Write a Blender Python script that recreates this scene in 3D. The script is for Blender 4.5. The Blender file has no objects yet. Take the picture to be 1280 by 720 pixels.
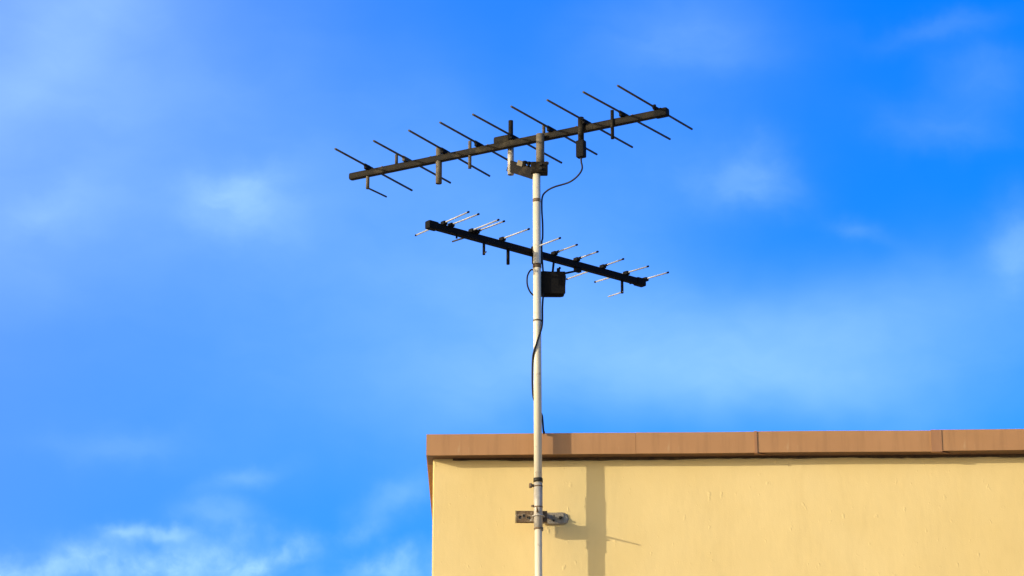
import bpy, bmesh, math, random
from mathutils import Vector, Matrix
random.seed(7)
R = math.radians
sc = bpy.context.scene
C = sc.collection

# ------------------------------------------------------------------ camera
F, TH = 3500.0, R(18.4)                 # focal length in photo pixels (1280 wide), upward pitch
EYE = Vector((0, 0, 1.6))
cd = bpy.data.cameras.new('camera'); cam = bpy.data.objects.new('camera', cd); C.objects.link(cam)
cam.location = EYE; cam.rotation_euler = (R(90) + TH, 0, 0)
cd.sensor_width = 36; cd.lens = F / 1280 * 36; cd.clip_end = 20000; cd.clip_start = .1
sc.camera = cam

def ray(px, py):
    x = (px - 640) / F; u = (360 - py) / F
    return Vector((x, math.cos(TH) - u * math.sin(TH), math.sin(TH) + u * math.cos(TH)))
def on_y(px, py, Y):                    # point of a vertical plane parallel to the wall
    r = ray(px, py); return EYE + r * (Y / r.y)
def on_z(px, py, Z):                    # point of a horizontal plane
    r = ray(px, py); return EYE + r * ((Z - EYE.z) / r.z)

# ------------------------------------------------------------------ materials
def nmat(name):
    m = bpy.data.materials.new(name); m.use_nodes = True
    return m, m.node_tree.nodes, m.node_tree.links, m.node_tree.nodes['Principled BSDF']
def N(ns, t, **k):
    n = ns.new(t)
    for a, b in k.items(): setattr(n, a, b)
    return n
def noise(ns, ls, vec, scale, detail=4, rough=.55):
    n = N(ns, 'ShaderNodeTexNoise'); n.inputs['Scale'].default_value = scale
    n.inputs['Detail'].default_value = detail; n.inputs['Roughness'].default_value = rough
    if vec is not None: ls.new(vec, n.inputs['Vector'])
    return n.outputs['Fac']
def ramp(ns, ls, fac, stops):
    r = N(ns, 'ShaderNodeValToRGB'); e = r.color_ramp.elements
    while len(e) < len(stops): e.new(.5)
    for el, (p, c) in zip(e, stops):
        el.position = p; el.color = (c, c, c, 1) if isinstance(c, (int, float)) else (*c, 1)
    ls.new(fac, r.inputs['Fac']); return r.outputs['Color']
def mixc(ns, ls, fac, a, b, mode='MIX'):
    m = N(ns, 'ShaderNodeMix', data_type='RGBA', blend_type=mode)
    for s, v in ((0, fac), (6, a), (7, b)):
        if hasattr(v, 'links') or hasattr(v, 'is_linked'): ls.new(v, m.inputs[s])
        elif isinstance(v, (int, float)): m.inputs[s].default_value = v
        else: m.inputs[s].default_value = (*v, 1)
    return m.outputs[2]
def bump(ns, ls, h, dist, strength, prev=None):
    b = N(ns, 'ShaderNodeBump'); b.inputs['Distance'].default_value = dist
    b.inputs['Strength'].default_value = strength; ls.new(h, b.inputs['Height'])
    if prev is not None: ls.new(prev, b.inputs['Normal'])
    return b.outputs['Normal']
def objvec(ns, ls, scale=(1, 1, 1)):
    t = N(ns, 'ShaderNodeTexCoord'); m = N(ns, 'ShaderNodeMapping'); m.inputs['Scale'].default_value = scale
    ls.new(t.outputs['Object'], m.inputs['Vector']); return m.outputs['Vector']

def worn(name, c1, c2, scale=30, rough=.5, metal=0.0, bd=.0006, c3=None):
    m, ns, ls, p = nmat(name); v = objvec(ns, ls)
    n1 = noise(ns, ls, v, scale, 5); col = mixc(ns, ls, ramp(ns, ls, n1, [(.35, 0), (.65, 1)]), c1, c2)
    if c3:
        n3 = noise(ns, ls, v, scale * .45, 6, .7); col = mixc(ns, ls, ramp(ns, ls, n3, [(.55, 0), (.68, 1)]), col, c3)
    ls.new(col, p.inputs['Base Color']); p.inputs['Metallic'].default_value = metal
    rr = ramp(ns, ls, n1, [(0, max(0, rough - .12)), (1, min(1, rough + .15))]); ls.new(rr, p.inputs['Roughness'])
    if bd: ls.new(bump(ns, ls, noise(ns, ls, v, scale * 4, 3), bd, .6), p.inputs['Normal'])
    return m

M = {}
M['boom'] = worn('weathered_boom_metal', (.008, .006, .0032), (.022, .0165, .0085), 14, .7, 0, bd=0, c3=(.055, .043, .023))
M['black_plastic'] = worn('black_plastic', (.004, .0035, .003), (.007, .006, .005), 40, .75); M['black_plastic'].node_tree.nodes['Principled BSDF'].inputs['Specular IOR Level'].default_value = .2
M['brown_plastic'] = worn('sunbleached_plastic', (.06, .045, .025), (.10, .08, .045), 30, .6)
M['post'] = worn('weathered_post', (.10, .080, .048), (.165, .132, .082), 30, .6, .1, bd=.0003, c3=(.05, .038, .022))
M['post_pale'] = worn('pale_post', (.34, .30, .23), (.46, .41, .32), 45, .5, .1, c3=(.3, .25, .18))
M['rod_dull'] = worn('dull_rod', (.040, .034, .022), (.062, .053, .034), 20, .7, 0, bd=0)
M['rod_bright'] = worn('bright_rod', (.30, .30, .29), (.38, .38, .365), 20, .5, .1, bd=0)
M['cable'] = worn('black_cable_jacket', (.010, .010, .011), (.016, .016, .017), 40, .45)
M['galv'] = worn('galvanised_steel', (.40, .36, .29), (.52, .48, .40), 60, .5, .35, c3=(.30, .17, .08))
M['clamp'] = worn('dark_clamp_metal', (.006, .0045, .003), (.014, .010, .006), 18, .7, 0, bd=0, c3=(.04, .03, .016))
M['clamp'].node_tree.nodes['Principled BSDF'].inputs['Specular IOR Level'].default_value = .12
M['rust'] = worn('rusty_steel', (.10, .060, .030), (.20, .135, .075), 90, .75, .1, c3=(.42, .36, .26))
M['bracket_steel'] = worn('dirty_bracket_steel', (.20, .165, .115), (.30, .255, .18), 130, .65, .15, c3=(.13, .08, .045))
M['mortar'] = worn('grey_mortar', (.33, .285, .20), (.44, .38, .27), 80, .9, 0, .003)
M['tape'] = worn('black_tape', (.02, .018, .012), (.035, .03, .02), 60, .5)

for k_, sp_ in (('boom', .12), ('black_plastic', .12), ('brown_plastic', .2), ('post', .25), ('rod_dull', .2), ('cable', .15), ('tape', .2), ('rust', .2)):
    M[k_].node_tree.nodes['Principled BSDF'].inputs['Specular IOR Level'].default_value = sp_
    M[k_].node_tree.nodes['Principled BSDF'].inputs['Metallic'].default_value = 0
# painted steel mast: cream paint with faint streaks running down
def mast_mat():
    m, ns, ls, p = nmat('cream_painted_mast'); v = objvec(ns, ls, (40, 40, 2.2))
    n1 = noise(ns, ls, v, 1, 5); v2 = objvec(ns, ls)
    col = mixc(ns, ls, ramp(ns, ls, n1, [(.3, 0), (.7, 1)]), (.58, .50, .34), (.67, .59, .42))
    n2 = noise(ns, ls, v2, 28, 6, .7)
    col = mixc(ns, ls, ramp(ns, ls, n2, [(.60, 0), (.70, .8)]), col, (.33, .23, .13))
    ls.new(col, p.inputs['Base Color']); p.inputs['Roughness'].default_value = .42
    ls.new(bump(ns, ls, noise(ns, ls, v2, 60, 4), .0006, .5), p.inputs['Normal'])
    return m
M['mast'] = mast_mat()

def wall_mat():
    m, ns, ls, p = nmat('yellow_painted_render'); v = objvec(ns, ls)
    n1 = noise(ns, ls, v, 1.3, 5, .6)
    col = mixc(ns, ls, ramp(ns, ls, n1, [(.3, 0), (.72, 1)]), WALL_A, WALL_B)
    n2 = noise(ns, ls, objvec(ns, ls, (9, 9, 2.2)), 1, 6, .65)          # faint dirt run-down
    col = mixc(ns, ls, ramp(ns, ls, n2, [(.54, 0), (.80, .34)]), col, WALL_D)
    n3 = noise(ns, ls, v, 16, 5, .7)                                      # scattered scuffs
    col = mixc(ns, ls, ramp(ns, ls, n3, [(.67, 0), (.74, .35)]), col, WALL_D)
    ls.new(col, p.inputs['Base Color']); p.inputs['Roughness'].default_value = .85
    fine = bump(ns, ls, noise(ns, ls, v, 170, 3, .5), .0008, .5)
    trow = bump(ns, ls, noise(ns, ls, objvec(ns, ls, (26, 26, 9)), 1, 4, .6), .0035, .3, fine)
    pit = ramp(ns, ls, noise(ns, ls, objvec(ns, ls, (30, 30, 17)), 1, 2, .5), [(.66, 0), (.74, 1)])
    big = bump(ns, ls, noise(ns, ls, v, 2.2, 3, .5), .02, .35, bump(ns, ls, pit, .003, .38, trow))
    ls.new(big, p.inputs['Normal'])
    return m
WALL_A, WALL_B, WALL_D = (.68, .495, .185), (.745, .56, .235), (.56, .40, .15)
M['wall'] = wall_mat()

def coping_mat(name, a, b):
    m, ns, ls, p = nmat(name); v = objvec(ns, ls)
    n1 = noise(ns, ls, v, 2.2, 5, .6)
    col = mixc(ns, ls, ramp(ns, ls, n1, [(.3, 0), (.7, 1)]), a, b)
    n2 = noise(ns, ls, objvec(ns, ls, (16, 16, 1.5)), 1, 5, .6)
    col = mixc(ns, ls, ramp(ns, ls, n2, [(.50, 0), (.74, .55)]), col, tuple(c * .70 for c in a))
    n4 = noise(ns, ls, objvec(ns, ls, (34, 34, 4)), 1, 6, .7); col = mixc(ns, ls, ramp(ns, ls, n4, [(.62, 0), (.72, .35)]), col, (.50, .36, .18))
    n5 = noise(ns, ls, v, 45, 6, .7); col = mixc(ns, ls, ramp(ns, ls, n5, [(.64, 0), (.72, .5)]), col, (.16, .085, .04))
    ls.new(col, p.inputs['Base Color']); p.inputs['Roughness'].default_value = .62
    nn = bump(ns, ls, noise(ns, ls, v, 120, 3), .0005, .4)
    ls.new(bump(ns, ls, noise(ns, ls, v, 5, 2), .010, .35, nn), p.inputs['Normal'])
    return m
M['coping'] = coping_mat('brown_painted_coping', (.36, .175, .060), (.42, .21, .078))
M['coping_dark'] = coping_mat('brown_coping_lap', (.31, .145, .055), (.36, .17, .068))
M['soffit'] = coping_mat('brown_soffit_board', (.13, .06, .024), (.18, .09, .036))  # shade under the overhang is deepened by this darker brown
M['dark_strip'] = worn('dark_brown_strip', (.06, .035, .015), (.12, .075, .03), 30, .9)
M['ground'] = worn('pale_gravel_ground', (.34, .29, .22), (.42, .37, .29), 3, .9, 0, .01)

# ------------------------------------------------------------------ mesh helpers
def frame(d):
    d = d.normalized(); up = Vector((0, 0, 1)) if abs(d.z) < .99 else Vector((0, 1, 0))
    s = d.cross(up).normalized(); return s, s.cross(d).normalized()
def tube(bm, pts, r, seg=16, cap=True):
    pts = [Vector(p) for p in pts]; n = len(pts); rs = r if isinstance(r, (list, tuple)) else [r] * n
    rings = []; s = None
    for i, p in enumerate(pts):
        d = (pts[min(i + 1, n - 1)] - pts[max(i - 1, 0)]).normalized()
        if s is None: s, _ = frame(d)
        s = (s - d * s.dot(d)).normalized(); u = d.cross(s)
        rings.append([bm.verts.new(p + (s * math.cos(2 * math.pi * k / seg) + u * math.sin(2 * math.pi * k / seg)) * rs[i]) for k in range(seg)])
    for a, b in zip(rings, rings[1:]):
        for k in range(seg):
            f = bm.faces.new((a[k], a[(k + 1) % seg], b[(k + 1) % seg], b[k])); f.smooth = True
    if cap: bm.faces.new(rings[0][::-1]); bm.faces.new(rings[-1])
def hollow(bm, a, b, r, t=.003, seg=20):            # an open pipe
    d = (b - a).normalized(); s, u = frame(d)
    def ring(p, rr): return [bm.verts.new(p + (s * math.cos(2 * math.pi * k / seg) + u * math.sin(2 * math.pi * k / seg)) * rr) for k in range(seg)]
    o = [ring(a, r), ring(b, r), ring(b, r - t), ring(a, r - t)]
    for i in range(4):
        x, y = o[i], o[(i + 1) % 4]
        for k in range(seg):
            f = bm.faces.new((x[k], x[(k + 1) % seg], y[(k + 1) % seg], y[k])); f.smooth = i in (0, 2)
def box(bm, c, ax, half, bev=0.0):                    # oriented box; ax = three unit axes
    m = Matrix.Identity(4)
    for i in range(3):
        for j in range(3): m[j][i] = ax[i][j] * half[i] * 2
        m[i][3] = c[i]
    r = bmesh.ops.create_cube(bm, size=1, matrix=m)
    if bev:
        es = list({e for v in r['verts'] for e in v.link_edges})
        bmesh.ops.bevel(bm, geom=es, offset=bev, segments=2, profile=.6, affect='EDGES')
XYZ = (Vector((1, 0, 0)), Vector((0, 1, 0)), Vector((0, 0, 1)))
def axes(d):
    d = d.normalized(); s, u = frame(d); return (d, s, u)
def smooth_path(pts, k=10):
    P = [Vector(p) for p in pts]; P = [P[0] * 2 - P[1]] + P + [P[-1] * 2 - P[-2]]; out = []
    for i in range(1, len(P) - 2):
        for j in range(k):
            t = j / k; a, b, c, d = P[i - 1], P[i], P[i + 1], P[i + 2]
            out.append(.5 * ((2 * b) + (c - a) * t + (2 * a - 5 * b + 4 * c - d) * t * t + (3 * b - a - 3 * c + d) * t ** 3))
    return out + [P[-2]]

def props(o, label=None, cat=None, group=None, kind=None):
    for k, v in (('label', label), ('category', cat), ('group', group), ('kind', kind)):
        if v: o[k] = v
    return o
def thing(name, loc, label, cat, group=None):
    o = bpy.data.objects.new(name, None); C.objects.link(o); o.location = loc; o.empty_display_size = .1
    return props(o, label, cat, group)
WLOC = {}
def world_loc(o):
    p = Vector(o.location)
    while o.parent: o = o.parent; p += Vector(o.location)
    return p
def mesh(name, bm, mat, parent=None, origin=None):
    """link bm (given in world coordinates) as ONE object whose origin is at the parent (or origin)"""
    base = world_loc(parent) if parent else Vector((0, 0, 0))
    org = Vector(origin) if origin is not None else base
    bmesh.ops.recalc_face_normals(bm, faces=bm.faces)
    bmesh.ops.translate(bm, verts=bm.verts, vec=-org)
    me = bpy.data.meshes.new(name); bm.to_mesh(me); bm.free(); me.materials.append(mat)
    o = bpy.data.objects.new(name, me); C.objects.link(o); o.parent = parent; o.location = org - base
    return o
def new(): return bmesh.new()

# ------------------------------------------------------------------ building
WY = 13.6                                # the front face of the wall
OV = .080                                # coping overhang
FY = WY - OV
corner = on_y(540.5, 640, WY).x
ctl = on_y(533, 542.5, FY); cbl = on_y(533, 569.0, FY)     # left end of the coping, top and bottom
ctr = on_y(1280, 537.0, FY); cbr = on_y(1280, 564.8, FY)
slope = (ctr.z - ctl.z) / (ctr.x - ctl.x)
XR = corner + 9.0; DEPTH = 6.0
SK = math.tan(R(.3))                     # the side wall is not quite square to the front
def topz(x): return ctl.z + (x - ctl.x) * slope
HC = (ctl.z - cbl.z)
bld = thing('building', (corner, WY, 0), 'pale yellow rendered building with brown coping along its flat roof edge', 'building')
bm = new()
def wz(x): return topz(x) - HC + .018
plan = [(corner, WY), (XR, WY), (XR, WY + DEPTH), (corner - SK * DEPTH, WY + DEPTH)]
lo = [bm.verts.new((x, y, -.2)) for x, y in plan]; hi = [bm.verts.new((x, y, wz(x))) for x, y in plan]
for i in range(4):
    j = (i + 1) % 4; bm.faces.new((lo[i], lo[j], hi[j], hi[i]))
bm.faces.new(hi); bm.faces.new(lo[::-1])
bmesh.ops.bevel(bm, geom=[e for e in bm.edges if abs(e.verts[0].co.z - e.verts[1].co.z) > 2], offset=.006, segments=3, affect='EDGES')
wall = mesh('wall', bm, M['wall'], bld)

# soffit board tucked under the coping, in front of the wall head
LO = corner - ctl.x                       # overhang at the left
def prism_x(bm, x0, x1, prof, zf):        # profile (y, dz) swept along x, following the height function zf
    n = max(2, int((x1 - x0) / .04)); rings = []
    for i in range(n + 1):
        x = x0 + (x1 - x0) * i / n
        rings.append([bm.verts.new((x, y, zf(x) + dz)) for y, dz in prof])
    for a, b in zip(rings, rings[1:]):
        for k in range(len(prof)): bm.faces.new((a[k], a[(k + 1) % len(prof)], b[(k + 1) % len(prof)], b[k]))
    bm.faces.new(rings[0][::-1]); bm.faces.new(rings[-1])
bm = new()
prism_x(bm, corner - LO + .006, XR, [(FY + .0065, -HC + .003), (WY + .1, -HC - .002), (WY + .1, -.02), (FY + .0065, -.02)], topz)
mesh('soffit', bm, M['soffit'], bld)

# ragged dark brown strip hanging below the soffit
bm = new(); x = corner + .10; prev = None
while x < XR - .1:
    h = .011 + .0022 * math.sin(x * 3.1 + 1.3 * math.sin(x * 7.3)) + random.uniform(-.0016, .0016)
    y = WY - .006 - random.uniform(0, .003); zt = topz(x) - HC - .0005
    cur = [bm.verts.new((x, y, zt)), bm.verts.new((x, y - .002, zt - h)), bm.verts.new((x, y + .002, zt - h)), bm.verts.new((x, y + .004, zt))]
    if prev:
        for k in range(4): bm.faces.new((prev[k], prev[(k + 1) % 4], cur[(k + 1) % 4], cur[k]))
    else: bm.faces.new(cur[::-1])
    prev = cur; x += .03
bm.faces.new(prev)
mesh('under_soffit_strip', bm, M['dark_strip'], bld)

# coping lengths: folded sheet, each lapped over its neighbour
joints = [ctl.x, on_y(795, 556, FY).x, on_y(944, 556, FY).x, on_y(1165, 556, FY).x, on_y(1500, 556, FY).x]
joints += [joints[-1] + 1.3, joints[-1] + 2.6, XR + .04]
tilts = [(.0, .0), (.0008, .0006), (.002, .001), (.0045, .0035), (.001, .002), (0, 0), (0, 0)]
def coping(x0, x1, d0, d1, fy, first=False):
    bm = new(); t = .006
    prof = [(fy, -HC), (fy + t, -HC), (fy + t, -t), (WY + .35, -t), (WY + .35, 0), (fy + .003, 0), (fy, -.003)]
    zf = lambda x: topz(x) + d0 + (d1 - d0) * (x - x0) / (x1 - x0) + .0015 * math.sin(x * 5.1) * .6
    prism_x(bm, x0, x1 - .0015, prof, zf)
    return mesh('coping', bm, M['coping'], bld, (x0, fy, topz(x0)))
for i, (d0, d1) in enumerate(tilts):
    coping(joints[i], joints[i + 1], d0, d1, FY - (.0012 if i % 2 else 0))
# the side return of the coping, running back along the left wall
bm = new()
zl = topz(ctl.x)
y1 = WY + DEPTH
for (xa, xb, za, zb) in ((ctl.x, ctl.x + .006, zl - HC, zl - .0065), (ctl.x + .006, ctl.x + .30, zl - HC + .012, zl - .0065)):
    vs = []
    for z in (za, zb):
        vs.append([bm.verts.new(p) for p in ((xa, FY + .009, z), (xb, FY + .009, z), (xb - SK * DEPTH, y1, z), (xa - SK * DEPTH, y1, z))])
    for k in range(4):
        j = (k + 1) % 4; bm.faces.new((vs[0][k], vs[0][j], vs[1][j], vs[1][k]))
    bm.faces.new(vs[0][::-1]); bm.faces.new(vs[1])
mesh('side_coping', bm, M['coping'], bld)
# rear parts of the coping and the roof deck
bm = new(); box(bm, Vector(((corner + XR) / 2, (WY + DEPTH) / 2 + WY / 2 + .2, topz((corner + XR) / 2) - .03)), XYZ, ((XR - corner) / 2 - .35, DEPTH / 2 - .25, .01))
mesh('roof', bm, M['mortar'], bld)
# lap clips with a bent lower lip at two of the joints
for k, (px, w, l) in enumerate(((944, .010, .022), (1165, .050, .022))):
    p = on_y(px, 556, FY); bm = new(); z = topz(p.x) + .003
    x0, x1 = p.x - .004, p.x + w
    prof = [(FY - .0040, -HC - .002), (FY - .0018, -HC - .002), (FY - .0018, .002), (FY - .0040, .002)]
    prism_x(bm, x0, x1, prof, topz)
    # lip folded back under the edge, hanging a little askew
    a = Vector((x0, FY - .004, z - HC - .005)); b = Vector((x1 + .025, FY + .012, z - HC - .008))
    c = Vector((x1 + .05, FY + .05, z - HC - .002)); d = Vector((x0, FY + .035, z - HC - .001))
    q = [bm.verts.new(v) for v in (a, b, c, d)]; q2 = [bm.verts.new(v + Vector((0, 0, .0025))) for v in (a, b, c, d)]
    bm.faces.new(q[::-1]); bm.faces.new(q2)
    for i in range(4): bm.faces.new((q[i], q[(i + 1) % 4], q2[(i + 1) % 4], q2[i]))
    mesh('joint_clip', bm, M['coping_dark'], bld, (p.x, FY, z))

# ------------------------------------------------------------------ mast
MY = WY - .138
m_top = on_y(670.7, 217, MY); m_bot = on_y(673.2, 720, MY)
dz = (m_top - m_bot) / (m_top.z - m_bot.z)
def mast_at(z): return m_bot + dz * (z - m_bot.z)
def mast_px(py): return mast_at(on_y(671, py, MY).z)
mast = thing('mast', mast_at(3.7), 'tall cream painted steel mast standing before the yellow wall', 'mast')
bm = new(); hollow(bm, mast_px(640), m_top, .0200, .003, 28); mesh('upper_tube', bm, M['mast'], mast)
bm = new(); hollow(bm, mast_at(3.7), mast_px(645), .0182, .003, 28); mesh('lower_tube', bm, M['mast'], mast)
bm = new(); hollow(bm, mast_px(662), mast_px(604), .0217, .003, 28); mesh('sleeve', bm, M['post_pale'], mast)
bm = new(); hollow(bm, mast_px(603), mast_px(598), .0232, .004, 28); mesh('rubber_collar', bm, M['tape'], mast)
for py in (608, 634, 661):
    bm = new(); hollow(bm, mast_px(py + .8), mast_px(py - .8), .0226, .0015, 28); mesh('seam_ring', bm, M['rust'], mast)
bm = new(); hollow(bm, mast_px(253), mast_px(249), .0208, .001, 28); mesh('seam_ring', bm, M['rust'], mast)

# ------------------------------------------------------------------ wall bracket that carries the mast
pw = on_y(697, 649, WY)
br = thing('wall_bracket', pw, 'short rusty steel bracket bolted to the yellow wall, clamping the mast', 'bracket')
# mortar bed on the wall
bm = new(); n = 26; cx, cz = pw.x - .004, pw.z + .002
rim = []; top = []
for k in range(n):
    a = 2 * math.pi * k / n; ex = .058 * (abs(math.cos(a)) ** .5) * (1 if math.cos(a) > 0 else -1); ez = .032 * (abs(math.sin(a)) ** .55) * (1 if math.sin(a) > 0 else -1)
    j = 1 + random.uniform(-.05, .05)
    rim.append(bm.verts.new((cx + ex * j, WY - .0005, cz + ez * j))); top.append(bm.verts.new((cx + ex * j * .86, WY - .010, cz + ez * j * .82)))
for k in range(n):
    f = bm.faces.new((rim[k], rim[(k + 1) % n], top[(k + 1) % n], top[k])); f.smooth = True
bm.faces.new(top); bm.faces.new(rim[::-1])
mesh('mortar_bed', bm, M['mortar'], br)
def plate_holes(bm, a, b, h, t, nrm, holes, nx=None):
    """flat plate from a to b, height h, thickness t along nrm, with square holes (fractions u0,u1,v0,v1) cut through"""
    d = b - a; L = d.length; d = d.normalized(); up = Vector((0, 0, 1))
    us = sorted({0., 1., *[x for q in holes for x in q[:2]]}); vs = sorted({0., 1., *[x for q in holes for x in q[2:]]})
    def pt(u, v, w): return a + d * L * u + up * (v - .5) * h + nrm * w * t
    for i in range(len(us) - 1):
        for j in range(len(vs) - 1):
            uc, vc = (us[i] + us[i + 1]) / 2, (vs[j] + vs[j + 1]) / 2
            if any(q[0] < uc < q[1] and q[2] < vc < q[3] for q in holes): continue
            vv = [bm.verts.new(pt(u, v, w)) for w in (0, 1) for u, v in ((us[i], vs[j]), (us[i + 1], vs[j]), (us[i + 1], vs[j + 1]), (us[i], vs[j + 1]))]
            for f in ((0, 1, 2, 3), (7, 6, 5, 4), (0, 4, 5, 1), (1, 5, 6, 2), (2, 6, 7, 3), (3, 7, 4, 0)): bm.faces.new([vv[x] for x in f])
# wall plate
bm = new(); a = Vector((pw.x - .085, WY - .011, pw.z + .002)); b = Vector((pw.x + .030, WY - .011, pw.z + .002))
plate_holes(bm, a, b, .056, .005, Vector((0, -1, 0)), [(.30, .37, .40, .62), (.52, .58, .2, .38), (.56, .62, .62, .78)])
mesh('wall_plate', bm, M['bracket_steel'], br)
for (dx, dzz, r) in ((.014, .003, .0085), (-.045, .004, .008), (-.020, -.012, .005)):
    bm = new(); c = Vector((pw.x + dx, WY - .0165, pw.z + dzz)); tube(bm, [c, c + Vector((0, -.009, 0))], r, 6); tube(bm, [c + Vector((0, -.009, 0)), c + Vector((0, -.019, 0))], r * .5, 10)
    mesh('bolt', bm, M['tape'], br)
# arm reaching out from the wall to the mast
az = pw.z + .004
bm = new(); arm0 = Vector((pw.x - .030, WY - .0165, az)); arm1 = Vector((mast_at(az).x - .012, MY + .026, az))
box(bm, (arm0 + arm1) / 2, axes(arm1 - arm0), ((arm1 - arm0).length / 2, .004, .012), .0015)
mesh('arm', bm, M['bracket_steel'], br)
# perforated cross channel behind the mast, its left end free
bz = on_y(660, 646, MY + .03).z
c0 = Vector((on_y(645.5, 646, MY + .03).x, MY + .026, bz)); c1 = Vector((on_y(684, 646, MY + .03).x, MY + .030, bz))
bm = new()
plate_holes(bm, c0, c1, .050, .004, Vector((0, -1, 0)), [(.07, .17, .25, .55), (.20, .30, .40, .72), (.34, .46, .22, .5)])
d = (c1 - c0).normalized()
for s in (-1, 1): box(bm, (c0 + c1) / 2 + Vector((0, .007, s * .0265)), (d, Vector((0, 1, 0)), Vector((0, 0, 1))), ((c1 - c0).length / 2, .012, .002), .0006)
box(bm, c0 + Vector((-.003, .006, 0)), (d, Vector((0, 1, 0)), Vector((0, 0, 1))), (.002, .013, .029), .0006)
mesh('cross_channel', bm, M['rust'], br)
bm = new(); box(bm, (c0 + c1) / 2 + Vector((0, .017, 0)), (d, Vector((0, 1, 0)), Vector((0, 0, 1))), ((c1 - c0).length / 2 - .004, .0015, .024)); mesh('light_stop_plate', bm, M['galv'], br)  # added plate that stops sunlight passing through the channel's holes
# U-bolt round the mast
mz = mast_at(bz)
bm = new(); pts = []
for k in range(13):
    a = math.pi * k / 12; pts.append(Vector((mz.x + math.cos(a) * .0275, MY - math.sin(a) * .0275, bz - .004)))
tube(bm, [pts[0] + Vector((0, .04, 0))] + pts + [pts[-1] + Vector((0, .04, 0))], .0032, 10); mesh('u_bolt', bm, M['galv'], br)
# long threaded rod whose end sticks out past the arm toward the street
bm = new(); t0 = Vector((mz.x - .03, MY + .06, az - .01)); t1 = Vector((mz.x - .024, MY - .095, az - .004))
# two pinch bolts on the sleeve
for (px, py, r, L) in ((663.5, 607, .0125, .03), (677.5, 661.5, .010, .022), (666, 632.5, .006, .016)):
    s = 1 if px > 672 else -1
    c = on_y(px, py, MY - .004); bm2 = new(); tube(bm2, [Vector((mz.x + s * .02, c.y, c.z)), Vector((c.x + s * L * .3, c.y, c.z))], r * .6, 10)
    tube(bm2, [c - Vector((.008, 0, 0)), c + Vector((.006, 0, 0))], r, 6); mesh('pinch_bolt', bm2, M['rust'], mast)
bm.free()
bm = new(); sw = Vector((arm1.x + .01, MY - .022, bz + .012)); tube(bm, [sw + Vector((0, .05, 0)), sw + Vector((-.006, -.088, .004))], [.0065, .0028], 8)
mesh('threaded_rod', bm, M['rust'], br)

# ------------------------------------------------------------------ antennas
def boom_frame(pa, pb, cross, Yc):
    c = on_y(*cross, Yc); Z = c.z
    return on_z(*pa, Z), on_z(*pb, Z), Z

# ---- upper antenna: weathered, long rods
A0, A1, ZA = boom_frame((437.5, 221.5), (831, 140.5), (675, 172.3), MY + .042)
dA = (A1 - A0).normalized(); sA = Vector((-dA.y, dA.x, 0)) * -1       # sA points to the camera side
upper = thing('television_antenna', (A0 + A1) / 2, 'upper television antenna, weathered brown boom with long dull rods, on the mast top', 'antenna', 'television antennas on one mast')
bm = new(); box(bm, (A0 + A1) / 2, (dA, Vector((-dA.y, dA.x, 0)), Vector((0, 0, 1))), ((A1 - A0).length / 2, .0180, .0190), .011)
# bows very slightly: bend the boom down at its left end
boomA = mesh('boom', bm, M['boom'], upper)
bm = new(); box(bm, A1 - dA * .018 , (dA, Vector((-dA.y, dA.x, 0)), Vector((0, 0, 1))), (.036, .0205, .0215), .008); mesh('end_cap', bm, M['black_plastic'], upper)
HR = .036
rodsA = [((419, 186), (515, 238)), ((467, 176), (563, 228.5)), ((511, 163), (612, 220)), ((550, 153), (651, 209)), ((591, 143), (702, 203.5)),
         ((639, 133), (746, 193)), ((684, 125), (790.5, 184)), ((729, 115), (837.5, 174)), ((772, 107), (865, 161.5))]
def along(p): return (p - A0).dot(dA)
holdA = []
for i, (a, b) in enumerate(rodsA):
    h = HR if i < 8 else .027
    p, q = on_z(*a, ZA + h), on_z(*b, ZA + h)
    bm = new(); tube(bm, [p, q], .0056, 12); rod = mesh('element_rod', bm, M['rod_dull'], upper, (p + q) / 2)
    # holder: where the rod meets the boom in plan
    e = (q - p).normalized(); t = ((A0 - p).cross(dA)).z / (e.cross(dA)).z
    x = p + e * t; holdA.append(x)
    bm = new(); base = Vector((x.x, x.y, ZA + .0172))
    ax = (e, Vector((-e.y, e.x, 0)), Vector((0, 0, 1)))
    box(bm, base + Vector((0, 0, .004)), ax, (.030, .011, .004), .002)
    box(bm, base - e * .030 + Vector((0, 0, .011)), ax, (.006, .008, .012), .002)
    box(bm, base + e * .024 + Vector((0, 0, .011)), ax, (.005, .008, .012), .002)
    tube(bm, [x - e * .040, x + e * .034], .0085, 12)
    mesh('rod_holder', bm, M['black_plastic'] if i != 1 else M['brown_plastic'], upper, x)
# vertical stubs through the boom: (pixel x, top y, bottom y, radius, material)
def on_boomA(px, off=0.0):                # point of the boom's axis seen at this image column, pushed off toward the camera
    best = None
    for k in range(401):
        p = A0 + (A1 - A0) * k / 400 + sA * off
        v = p - EYE; c = v.y * math.cos(TH) + v.z * math.sin(TH); x = 640 + F * v.x / c
        if best is None or abs(x - px) < best[0]: best = (abs(x - px), p)
    return best[1]
def z_at(p, py):                          # height at which the vertical through p is seen at row py
    u = (360 - py) / F; return EYE.z + p.y * (math.sin(TH) + u * math.cos(TH)) / (math.cos(TH) - u * math.sin(TH))
for (px, t, b, r, off, mk) in ((459.5, 207, 236, .0095, 0.0, 'post'), (495.5, 193.5, 205, .0085, .0, 'brown_plastic'), (548.3, 185, 229.5, .0165, 0.0, 'post'), (587.6, 176.5, 210.5, .0090, .0, 'post'),
                               (679.5, 156.5, 170, .0085, .0, 'brown_plastic'), (765.7, 138, 173.5, .0090, .022, 'boom')):
    p = on_boomA(px, off); bm = new(); hollow(bm, Vector((p.x, p.y, z_at(p, b))), Vector((p.x, p.y, z_at(p, t))), r, .002, 16)
    mesh('vertical_stub', bm, M[mk], upper, p)
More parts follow.
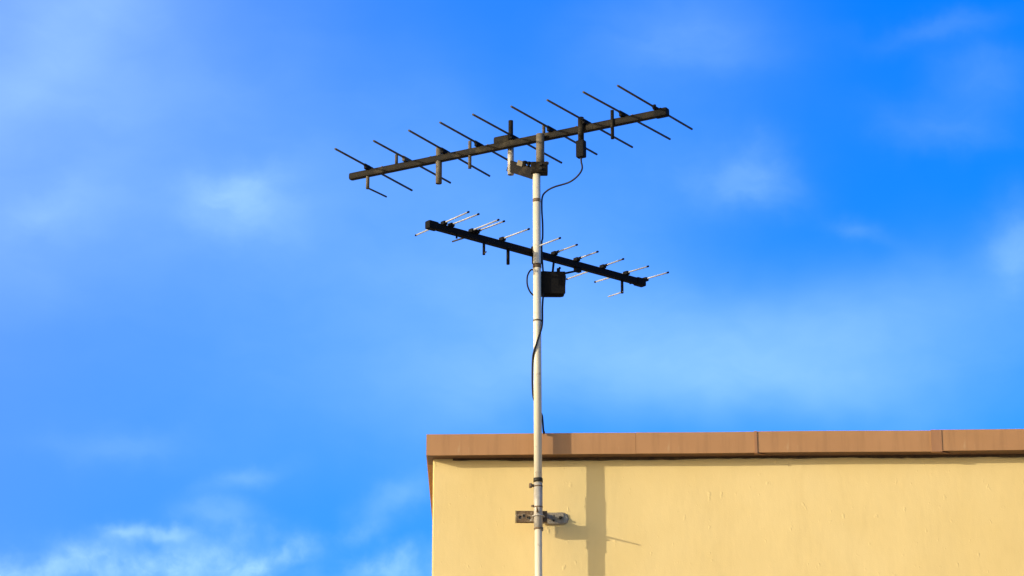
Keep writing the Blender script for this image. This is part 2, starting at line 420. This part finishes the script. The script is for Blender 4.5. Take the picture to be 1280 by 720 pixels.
p = on_boomA(459.5); q0 = Vector((p.x, p.y, z_at(p, 236) + .005)); q1 = on_z(483, 246, q0.z)
bm = new(); tube(bm, [q0, q1], .0048, 12); mesh('element_rod', bm, M['rod_dull'], upper, q0)
# bolt heads standing on the boom
for px in (478, 538, 560, 610, 720, 790):
    p = on_boomA(px); bm = new(); tube(bm, [p + Vector((0, 0, .016)), p + Vector((0, 0, .024))], .006, 6); mesh('bolt', bm, M['rust'], upper, p)
# hump of the feed clip left of the pale post
p = on_boomA(628, .004); bm = new(); box(bm, p + Vector((0, 0, .030)), (dA, Vector((-dA.y, dA.x, 0)), Vector((0, 0, 1))), (.047, .017, .022), .013); mesh('feed_clip', bm, M['boom'], upper, p)
# feed post and its cable connector
p = on_boomA(726, .026); bm = new(); hollow(bm, Vector((p.x, p.y, z_at(p, 178))), Vector((p.x, p.y, z_at(p, 147))), .0155, .003, 16); mesh('feed_post', bm, M['boom'], upper, p)
bm = new(); ax = (dA, Vector((-dA.y, dA.x, 0)), Vector((0, 0, 1))); zt, zb = z_at(p, 176), z_at(p, 197)
box(bm, Vector((p.x, p.y, (zt + zb) / 2)), ax, (.0225, .018, (zt - zb) / 2), .006); conn = mesh('cable_connector', bm, M['black_plastic'], upper, p)
FEED = Vector((p.x, p.y, zb))
# mounting posts and clamp on the mast top
pz_t = on_y(675.3, 168, MY); pz_b = on_y(675.3, 212, MY)
bm = new(); hollow(bm, pz_b, pz_t, .0215, .003, 24); post = mesh('mounting_post', bm, M['post'], upper, pz_b)
g = on_boomA(638.5, -.036)
for (t, b, r, mk) in ((151, 184, .0125, 'boom'), (183, 218.5, .0165, 'post_pale')):
    bm = new(); hollow(bm, Vector((g.x, g.y, z_at(g, b))), Vector((g.x, g.y, z_at(g, t))), r, .003, 24)
    mesh('rear_post', bm, M[mk], upper, g)
# clamp block joining mast, front post and rear post
cz = on_y(672, 211, MY).z
bm = new(); box(bm, Vector((on_y(674, 211, MY).x, MY, cz)), XYZ, (.044, .030, .030), .006)
mesh('clamp_jaw', bm, M['clamp'], upper, (m_top.x, MY, cz))
bm = new(); a = Vector((g.x, g.y, z_at(g, 207) - .004)); b = Vector((m_top.x - .012, MY + .004, cz - .026))
box(bm, (a + b) / 2, axes(b - a), ((b - a).length / 2 + .014, .012, .030), .003)
mesh('clamp_arm', bm, M['clamp'], upper, (a + b) / 2)
bm = new(); box(bm, (a * .55 + b * .45) + Vector((0, -.02, .026)), axes(b - a), (.026, .010, .014), .002); mesh('clamp_plate', bm, M['post'], upper, a)
for (px, py) in ((656, 203), (661, 204), (683, 204)):
    c = on_y(px, py, MY - .012); bm = new(); tube(bm, [c - Vector((0, 0, .02)), c + Vector((0, 0, .006))], .007, 10); tube(bm, [c + Vector((0, 0, -.006)), c + Vector((0, 0, .006))], .0125, 6)
    mesh('clamp_bolt', bm, M['rust'] if px == 683 else M['black_plastic'], upper, c)
for dzz in (-.012, .012):
    c = Vector((m_top.x + .02, MY - .03, cz + dzz)); bm = new(); tube(bm, [c, c - Vector((0, .012, 0))], .008, 6); mesh('clamp_bolt', bm, M['tape'], upper, c)

# ---- lower antenna: black boom, bright rods, turned the other way
B0, B1, ZB = boom_frame((535.5, 280.8), (803.5, 353.8), (671, 318), MY + .050)
dB = (B1 - B0).normalized(); nB = Vector((-dB.y, dB.x, 0))             # nB points away from the camera
axB = (dB, nB, Vector((0, 0, 1)))
lower = thing('television_antenna', (B0 + B1) / 2, 'lower television antenna, black boom with short bright silver rods, halfway up the mast', 'antenna', 'television antennas on one mast')
bm = new(); box(bm, (B0 + B1) / 2, axB, ((B1 - B0).length / 2, .0155, .0165), .003); mesh('boom', bm, M['black_plastic'], lower)
for p, s in ((B0, 1), (B1, -1)):
    bm = new(); box(bm, p + dB * .022 * s, axB, (.030, .0195, .0205), .006); mesh('end_cap', bm, M['black_plastic'], lower, p)
rodsB = [((520, 294), (585.5, 265)), ((556, 284), (598, 267.7)), ((581, 291.5), (623, 274.8)), ((590, 291.5), (630, 276.6)), ((617, 302.5), (661, 286.3)),
         ((655, 314.5), (700, 297.5)), ((676, 322.5), (721, 306)), ((704, 330), (747, 314.6)), ((709, 348.8), (779, 323.8)), ((744, 352.4), (810, 333)), ((788, 354.2), (835, 340.6))]
HB = .026
for i, (a, b) in enumerate(rodsB):
    p, q = on_z(*a, ZB + HB), on_z(*b, ZB + HB)
    bm = new(); tube(bm, [p, q], .0043, 12); rod = mesh('element_rod', bm, M['rod_bright'], lower, (p + q) / 2)
    e = (q - p).normalized()
    for c, s in ((p, -1), (q, 1)):
        bm = new(); tube(bm, [c - e * .006 * s, c + e * .004 * s], .0052, 12); mesh('rod_tip', bm, M['black_plastic'], rod, c)
    t = ((B0 - p).cross(dB)).z / (e.cross(dB)).z; x = p + e * t
    L = (q - p).length; t = min(max(t, .03), L - .03)
    bm = new(); base = Vector((x.x, x.y, ZB + .0165)); ax = (e, Vector((-e.y, e.x, 0)), Vector((0, 0, 1)))
    box(bm, base + e * (.014 if i < 10 else 0) + Vector((0, 0, .007)), ax, (.016, .012, .010), .005)
    if i in (3, 6, 7, 8): tube(bm, [x + e * .005, x + e * .050], .0068, 10)
    mesh('rod_holder', bm, M['black_plastic'], lower, x)
def on_boomB(px):
    return min(((abs(640 + F * (v.x / (v.y * math.cos(TH) + v.z * math.sin(TH))) - px), B0 + (B1 - B0) * k / 400)
                for k in range(401) for v in [B0 + (B1 - B0) * k / 400 - EYE]), key=lambda z: z[0])[1]
for (px, t, b, r) in ((571, 292, 298, .005), (604.8, 304, 318.5, .0070), (635, 312, 330.5, .0085), (777.6, 348, 366.5, .0075)):
    p = on_boomB(px); bm = new(); tube(bm, [Vector((p.x, p.y, z_at(p, b))), Vector((p.x, p.y, z_at(p, t)))], r, 12)
    mesh('vertical_stub', bm, M['black_plastic'], lower, p)
p = on_boomB(777.6); q0 = Vector((p.x, p.y, z_at(p, 366) + .004)); q1 = on_z(760.5, 370.8, q0.z)
bm = new(); tube(bm, [q0 + (q0 - q1) * .08, q1], .0040, 10); mesh('element_rod', bm, M['rod_bright'], lower, q0)
p = on_boomB(583); q0 = Vector((p.x, p.y, ZB - .012)); q1 = on_z(565.5, 302, ZB - .012); bm = new(); tube(bm, [q0, q1], .0042, 10); mesh('element_rod', bm, M['rod_dull'], lower, q0)
p = on_boomB(605); q0 = Vector((p.x, p.y, z_at(p, 317))); bm = new(); tube(bm, [q0, q0 + Vector((.012, -.02, .003))], .0035, 8); mesh('element_rod', bm, M['rod_dull'], lower, q0)
# clamp round the mast carrying the boom
pc = mast_at(ZB - .01)
bm = new(); box(bm, Vector((pc.x + .002, MY + .030, ZB - .022)), XYZ, (.028, .012, .034), .004); mesh('clamp_block', bm, M['black_plastic'], lower, pc)
bm = new(); s_t, s_b = mast_px(330), mast_px(335)
hollow(bm, s_b, s_t, .0222, .0022, 28); mesh('clamp_strap', bm, M['rust'], lower, s_t)
# lump under the boom to the right where the box hangs
p = on_boomB(722); bm = new(); box(bm, Vector((p.x, p.y, ZB - .026)), axB, (.019, .012, .012), .005); mesh('box_lug', bm, M['black_plastic'], lower, p)
LUG = Vector((p.x, p.y, ZB - .03))

# ---- amplifier box
YB = MY + .035
a0 = on_y(674, 370, YB); a1 = on_y(708.0, 338.5, YB)
bx = thing('amplifier_box', ((a0.x + a1.x) / 2, YB, a0.z), 'black weatherproof amplifier box hanging behind the mast under the lower antenna', 'box')
bm = new(); box(bm, Vector(((a0.x + a1.x) / 2, YB + .012, (a0.z + a1.z) / 2)), XYZ, ((a1.x - a0.x) / 2, .030, (a1.z - a0.z) / 2), .022)
for v in bm.verts:
    fx = (v.co.x - a0.x) / (a1.x - a0.x); fz = (v.co.z - a0.z) / (a1.z - a0.z)
    v.co.z -= .016 * max(0, fx - .35) * max(0, fz); v.co.x -= .010 * (1 - fz) * fx
mesh('casing', bm, M['black_plastic'], bx)
bm = new(); box(bm, Vector(((a0.x + a1.x) / 2, YB - .019, (a0.z + a1.z) / 2 - .002)), XYZ, ((a1.x - a0.x) / 2 - .006, .004, (a1.z - a0.z) / 2 - .008), .004); mesh('lid', bm, M['black_plastic'], bx)
bm = new(); top = on_y(691, 339, YB + .01); e = on_boomB(692); tube(bm, [top, Vector((top.x + .004, (top.y + e.y) / 2, (top.z + ZB) / 2)), Vector((e.x, e.y, ZB - .015))], .006, 10); mesh('hanger', bm, M['black_plastic'], bx)
bm = new(); t2 = on_y(707, 341.5, YB + .01); tube(bm, [t2 - Vector((.03, 0, 0)), t2, LUG], .0055, 10); mesh('hanger', bm, M['black_plastic'], bx)
bm = new(); c = on_y(698, 337, YB); tube(bm, [c - Vector((0, 0, .012)), c + Vector((0, 0, .006))], .009, 12); tube(bm, [c, c + Vector((.01, 0, .012))], .006, 8); mesh('gland', bm, M['black_plastic'], bx)

# ------------------------------------------------------------------ cables
def cab(name, pts, r, label):
    bm = new(); P = smooth_path(pts, 10); tube(bm, P, r, 12)
    return props(mesh(name, bm, M['cable'], None, P[0]), label, 'cable')
def my(px, py, dy=0): return on_y(px, py, MY + dy)
cab('antenna_cable', [FEED + Vector((0, 0, .01)), FEED + Vector((0, 0, -.02)), on_y(727.6, 211, FEED.y), on_y(722, 220, FEED.y + .01), on_y(711, 228, (FEED.y + MY) / 2), my(692, 234, -.02), my(682, 240, 0), my(677.8, 247, .004), my(677.3, 262, .006), my(678.3, 280, .010), my(678.3, 297, .012), my(677.2, 303, .018), my(677.5, 320, .02), my(679, 341, .028)], .0046,
    'black cable curving from the upper antenna down to the mast and the box')
cab('antenna_cable', [my(681, 345, .03), my(672, 341, .042), my(664.8, 337, .03), my(660, 343, .012), my(658.8, 351, .008), my(660, 359, .012), my(664, 366.5, .025), my(671, 371, .042), my(678, 366, .03)], .0042,
    'small black cable loop bulging out left of the mast beside the box')
cab('antenna_cable', [my(680, 362, .02), my(678.8, 372, .012), my(678, 385, .004), my(678, 400, -.004), my(677.2, 409, -.016), my(674.5, 418, -.0245), my(670.5, 430, -.0245), my(667.2, 440, -.018), my(665.8, 450, -.008), my(665.4, 468, -.002), my(665.6, 484, .006), my(666.8, 497, .016), my(671, 508, .027), my(677, 518, .020), my(678.3, 526, .012), my(679, 535, .018), on_y(679.8, 541.5, MY + .045), Vector((on_y(680, 541, MY).x + .002, MY + .075, topz(.15) + .006)), Vector((on_y(680, 541, MY).x + .012, WY + .3, topz(.15) + .008)), Vector((on_y(680, 541, MY).x + .05, WY + 1.2, topz(.15) + .008))], .0048,
    'long black cable winding round the mast from the box down onto the roof')
for (py, w) in ((401, .0208),):
    a, b = mast_px(py + .9), mast_px(py - .9); bm = new(); hollow(bm, a, b, w + .0012, .002, 24)
    mesh('cable_tie', bm, M['post'], mast, a)

# ------------------------------------------------------------------ ground
bm = new(); bmesh.ops.create_grid(bm, x_segments=2, y_segments=2, size=3000)
props(mesh('ground', bm, M['ground']), kind='structure')

# ------------------------------------------------------------------ light and sky
EL, AZ = 13.2, 64.5                       # sun height; angle of its rays to the wall's normal, from the left
d = Vector((math.sin(R(AZ)) * math.cos(R(EL)), math.cos(R(AZ)) * math.cos(R(EL)), -math.sin(R(EL))))
sd = bpy.data.lights.new('sun', 'SUN'); sd.energy = 2.4; sd.angle = R(.5); sd.color = (1, .93, .78)
so = bpy.data.objects.new('sun', sd); C.objects.link(so); so.rotation_euler = d.to_track_quat('-Z', 'Y').to_euler(); so.location = (-20, -10, 20)

DEEP0, TINT_A, TINT_B, CLOUD = .975, (.050, .645, 1.75), (.010, .56, 1.75), (3.6, 5.25, 7.2)
w = bpy.data.worlds.new('World'); sc.world = w; w.use_nodes = True
ns, ls = w.node_tree.nodes, w.node_tree.links; bg = ns['Background']; bg.inputs['Strength'].default_value = .15
sky = N(ns, 'ShaderNodeTexSky', sky_type='NISHITA'); sky.sun_disc = False
sky.sun_elevation = R(EL); sky.sun_rotation = R(180 + AZ); sky.air_density = 1.0; sky.dust_density = 3; sky.ozone_density = 2.5
SKY_OUT = sky.outputs['Color']
def math_(op, a, b=None, clamp=False):
    n = N(ns, 'ShaderNodeMath', operation=op, use_clamp=clamp)
    for i, v in enumerate((a, b)):
        if v is None: continue
        if isinstance(v, (int, float)): n.inputs[i].default_value = v
        else: ls.new(v, n.inputs[i])
    return n.outputs[0]
def vmath(op, a, b):
    n = N(ns, 'ShaderNodeVectorMath', operation=op)
    for i, v in enumerate((a, b)):
        if isinstance(v, (tuple, Vector)): n.inputs[i].default_value = v
        else: ls.new(v, n.inputs[i])
    return n.outputs['Value'] if op == 'DOT_PRODUCT' else n.outputs['Vector']
tc = N(ns, 'ShaderNodeTexCoord').outputs['Generated']         # the direction looked in
def mrange(v, a, b, c, e):
    n = N(ns, 'ShaderNodeMapRange'); n.interpolation_type = 'SMOOTHSTEP'
    ls.new(v, n.inputs[0])
    for i, x in enumerate((a, b, c, e)): n.inputs[i + 1].default_value = x
    return n.outputs[0]
# the half of the sky away from the low sun is the deeply coloured one; deepest to the upper right of the mast
away = vmath('DOT_PRODUCT', tc, Vector((-d.x, -d.y, 0)).normalized() * -1)
deepdir = ray(1330, -60).normalized()
tint = mixc(ns, ls, mrange(vmath('DOT_PRODUCT', tc, deepdir), DEEP0, .9995, 0, 1), TINT_A, TINT_B)
tint = mixc(ns, ls, mrange(away, -.15, .45, 0, 1), (1.0, .98, .95), tint)
blue = mixc(ns, ls, 1.0, SKY_OUT, tint, 'MULTIPLY')
# thin high cloud, lying at fixed directions in the sky
nz = N(ns, 'ShaderNodeTexNoise'); nz.inputs['Scale'].default_value = 9; nz.inputs['Detail'].default_value = 4; ls.new(tc, nz.inputs['Vector'])
off = vmath('SCALE', vmath('SUBTRACT', nz.outputs['Color'], (.5, .5, .5)), (0, 0, 0)); off.node.inputs['Scale'].default_value = .075
wv = vmath('ADD', tc, off)
nz2 = N(ns, 'ShaderNodeTexNoise'); nz2.inputs['Scale'].default_value = 38; nz2.inputs['Detail'].default_value = 5; ls.new(tc, nz2.inputs['Vector'])
off2 = vmath('SCALE', vmath('SUBTRACT', nz2.outputs['Color'], (.5, .5, .5)), (0, 0, 0)); off2.node.inputs['Scale'].default_value = .022
wv2 = vmath('ADD', tc, off2)
def patch(px, py, rx, ry, rot, amp, vec):
    d0 = ray(px, py).normalized(); ex = (ray(px + 50, py).normalized() - ray(px - 50, py).normalized()).normalized()
    ey = ex.cross(d0).normalized() * -1; a = R(rot)
    e1 = (ex * math.cos(a) + ey * math.sin(a)) * (F / rx); e2 = (ey * math.cos(a) - ex * math.sin(a)) * (F / ry)
    v = vmath('SUBTRACT', vec, d0)
    u1 = vmath('DOT_PRODUCT', v, e1); u2 = vmath('DOT_PRODUCT', v, e2)
    q = math_('ADD', math_('MULTIPLY', u1, u1), math_('MULTIPLY', u2, u2))
    return math_('MULTIPLY', math_('EXPONENT', math_('MULTIPLY', q, -1)), amp)
def total(lst, vec):
    t = None
    for p in lst:
        g = patch(*p, vec); t = g if t is None else math_('ADD', t, g)
    return t
VEIL = [(40, 70, 260, 130, -15, .17), (250, 230, 330, 170, 0, .13), (40, 285, 150, 60, -30, .05), (620, 330, 260, 110, -15, .11),
        (900, 450, 330, 95, -4, .26), (1000, 490, 150, 40, 0, .05), (1230, 430, 200, 110, 0, .07), (200, 480, 420, 150, 0, .03), (600, 500, 140, 110, 0, .04),
        (840, 60, 150, 75, 10, .06), (700, 190, 200, 120, 0, .05), (100, 90, 150, 35, -25, .05)]
WISP = [(296, 246, 55, 30, -8, .19), (330, 275, 70, 34, 0, .05), (60, 262, 90, 26, -28, .06), (935, 222, 62, 36, 5, .12), (1165, 160, 85, 30, 5, .06), (1275, 305, 40, 50, 0, .12), (860, 40, 110, 50, 5, .05), (1175, 35, 80, 18, -10, .05), (1075, 285, 38, 14, 20, .05),
        (300, 598, 50, 13, -20, .07), (150, 560, 90, 22, 0, .05), (490, 630, 42, 20, -30, .09), (270, 645, 42, 16, 0, .08), (1230, 95, 60, 40, 0, .05)]
LOW = [(220, 705, 190, 34, 0, .07), (185, 668, 50, 12, -4, .17), (222, 672, 18, 11, 0, .10), (146, 664, 22, 10, 10, .10), (112, 694, 34, 16, 12, .20), (70, 712, 26, 14, 0, .17), (140, 712, 40, 12, 0, .14), (205, 706, 34, 14, 4, .20), (270, 700, 46, 15, 0, .17), (318, 712, 46, 13, -16, .18), (360, 690, 34, 13, -14, .13), (300, 676, 50, 16, -10, .09), (8, 716, 24, 18, 0, .20), (45, 722, 22, 12, 0, .2), (490, 706, 52, 20, -16, .18), (450, 672, 30, 12, -20, .07), (520, 722, 40, 16, -8, .16), (240, 724, 120, 14, 0, .14)]
fib = N(ns, 'ShaderNodeTexNoise'); fib.inputs['Scale'].default_value = 1; fib.inputs['Detail'].default_value = 6; fib.inputs['Roughness'].default_value = .55
mp = N(ns, 'ShaderNodeMapping'); mp.inputs['Scale'].default_value = (16, 16, 42); mp.inputs['Rotation'].default_value = (.1, .22, 0); ls.new(wv2, mp.inputs['Vector']); ls.new(mp.outputs['Vector'], fib.inputs['Vector'])
fibre = mrange(fib.outputs['Fac'], .25, .75, .55, 1.45)
puff = N(ns, 'ShaderNodeTexNoise'); puff.inputs['Scale'].default_value = 85; puff.inputs['Detail'].default_value = 7; puff.inputs['Roughness'].default_value = .5; ls.new(wv2, puff.inputs['Vector'])
puffy = mrange(puff.outputs['Fac'], .30, .68, .55, 1.25)
veil = math_('MULTIPLY', total(VEIL, wv), mrange(fib.outputs['Fac'], .25, .75, .80, 1.05))
wisp = math_('MULTIPLY', total(WISP, wv2), fibre)
nz3 = N(ns, 'ShaderNodeTexNoise'); nz3.inputs['Scale'].default_value = 90; nz3.inputs['Detail'].default_value = 6; ls.new(tc, nz3.inputs['Vector'])
off3 = vmath('SCALE', vmath('SUBTRACT', nz3.outputs['Color'], (.5, .5, .5)), (0, 0, 0)); off3.node.inputs['Scale'].default_value = .012
wv3 = vmath('ADD', tc, off3)
lowc = math_('MULTIPLY', total(LOW, wv3), puffy)
cover = math_('ADD', math_('ADD', veil, wisp), lowc, clamp=True)
SKY_OUT = mixc(ns, ls, cover, blue, CLOUD)
ls.new(SKY_OUT, bg.inputs['Color'])

vs = sc.view_settings; sc.display_settings.display_device = 'sRGB'
vs.view_transform = 'Standard'; vs.look = 'None'; vs.exposure = .8; vs.gamma = 1; vs.use_curve_mapping = False
sc.cycles.use_denoising = True
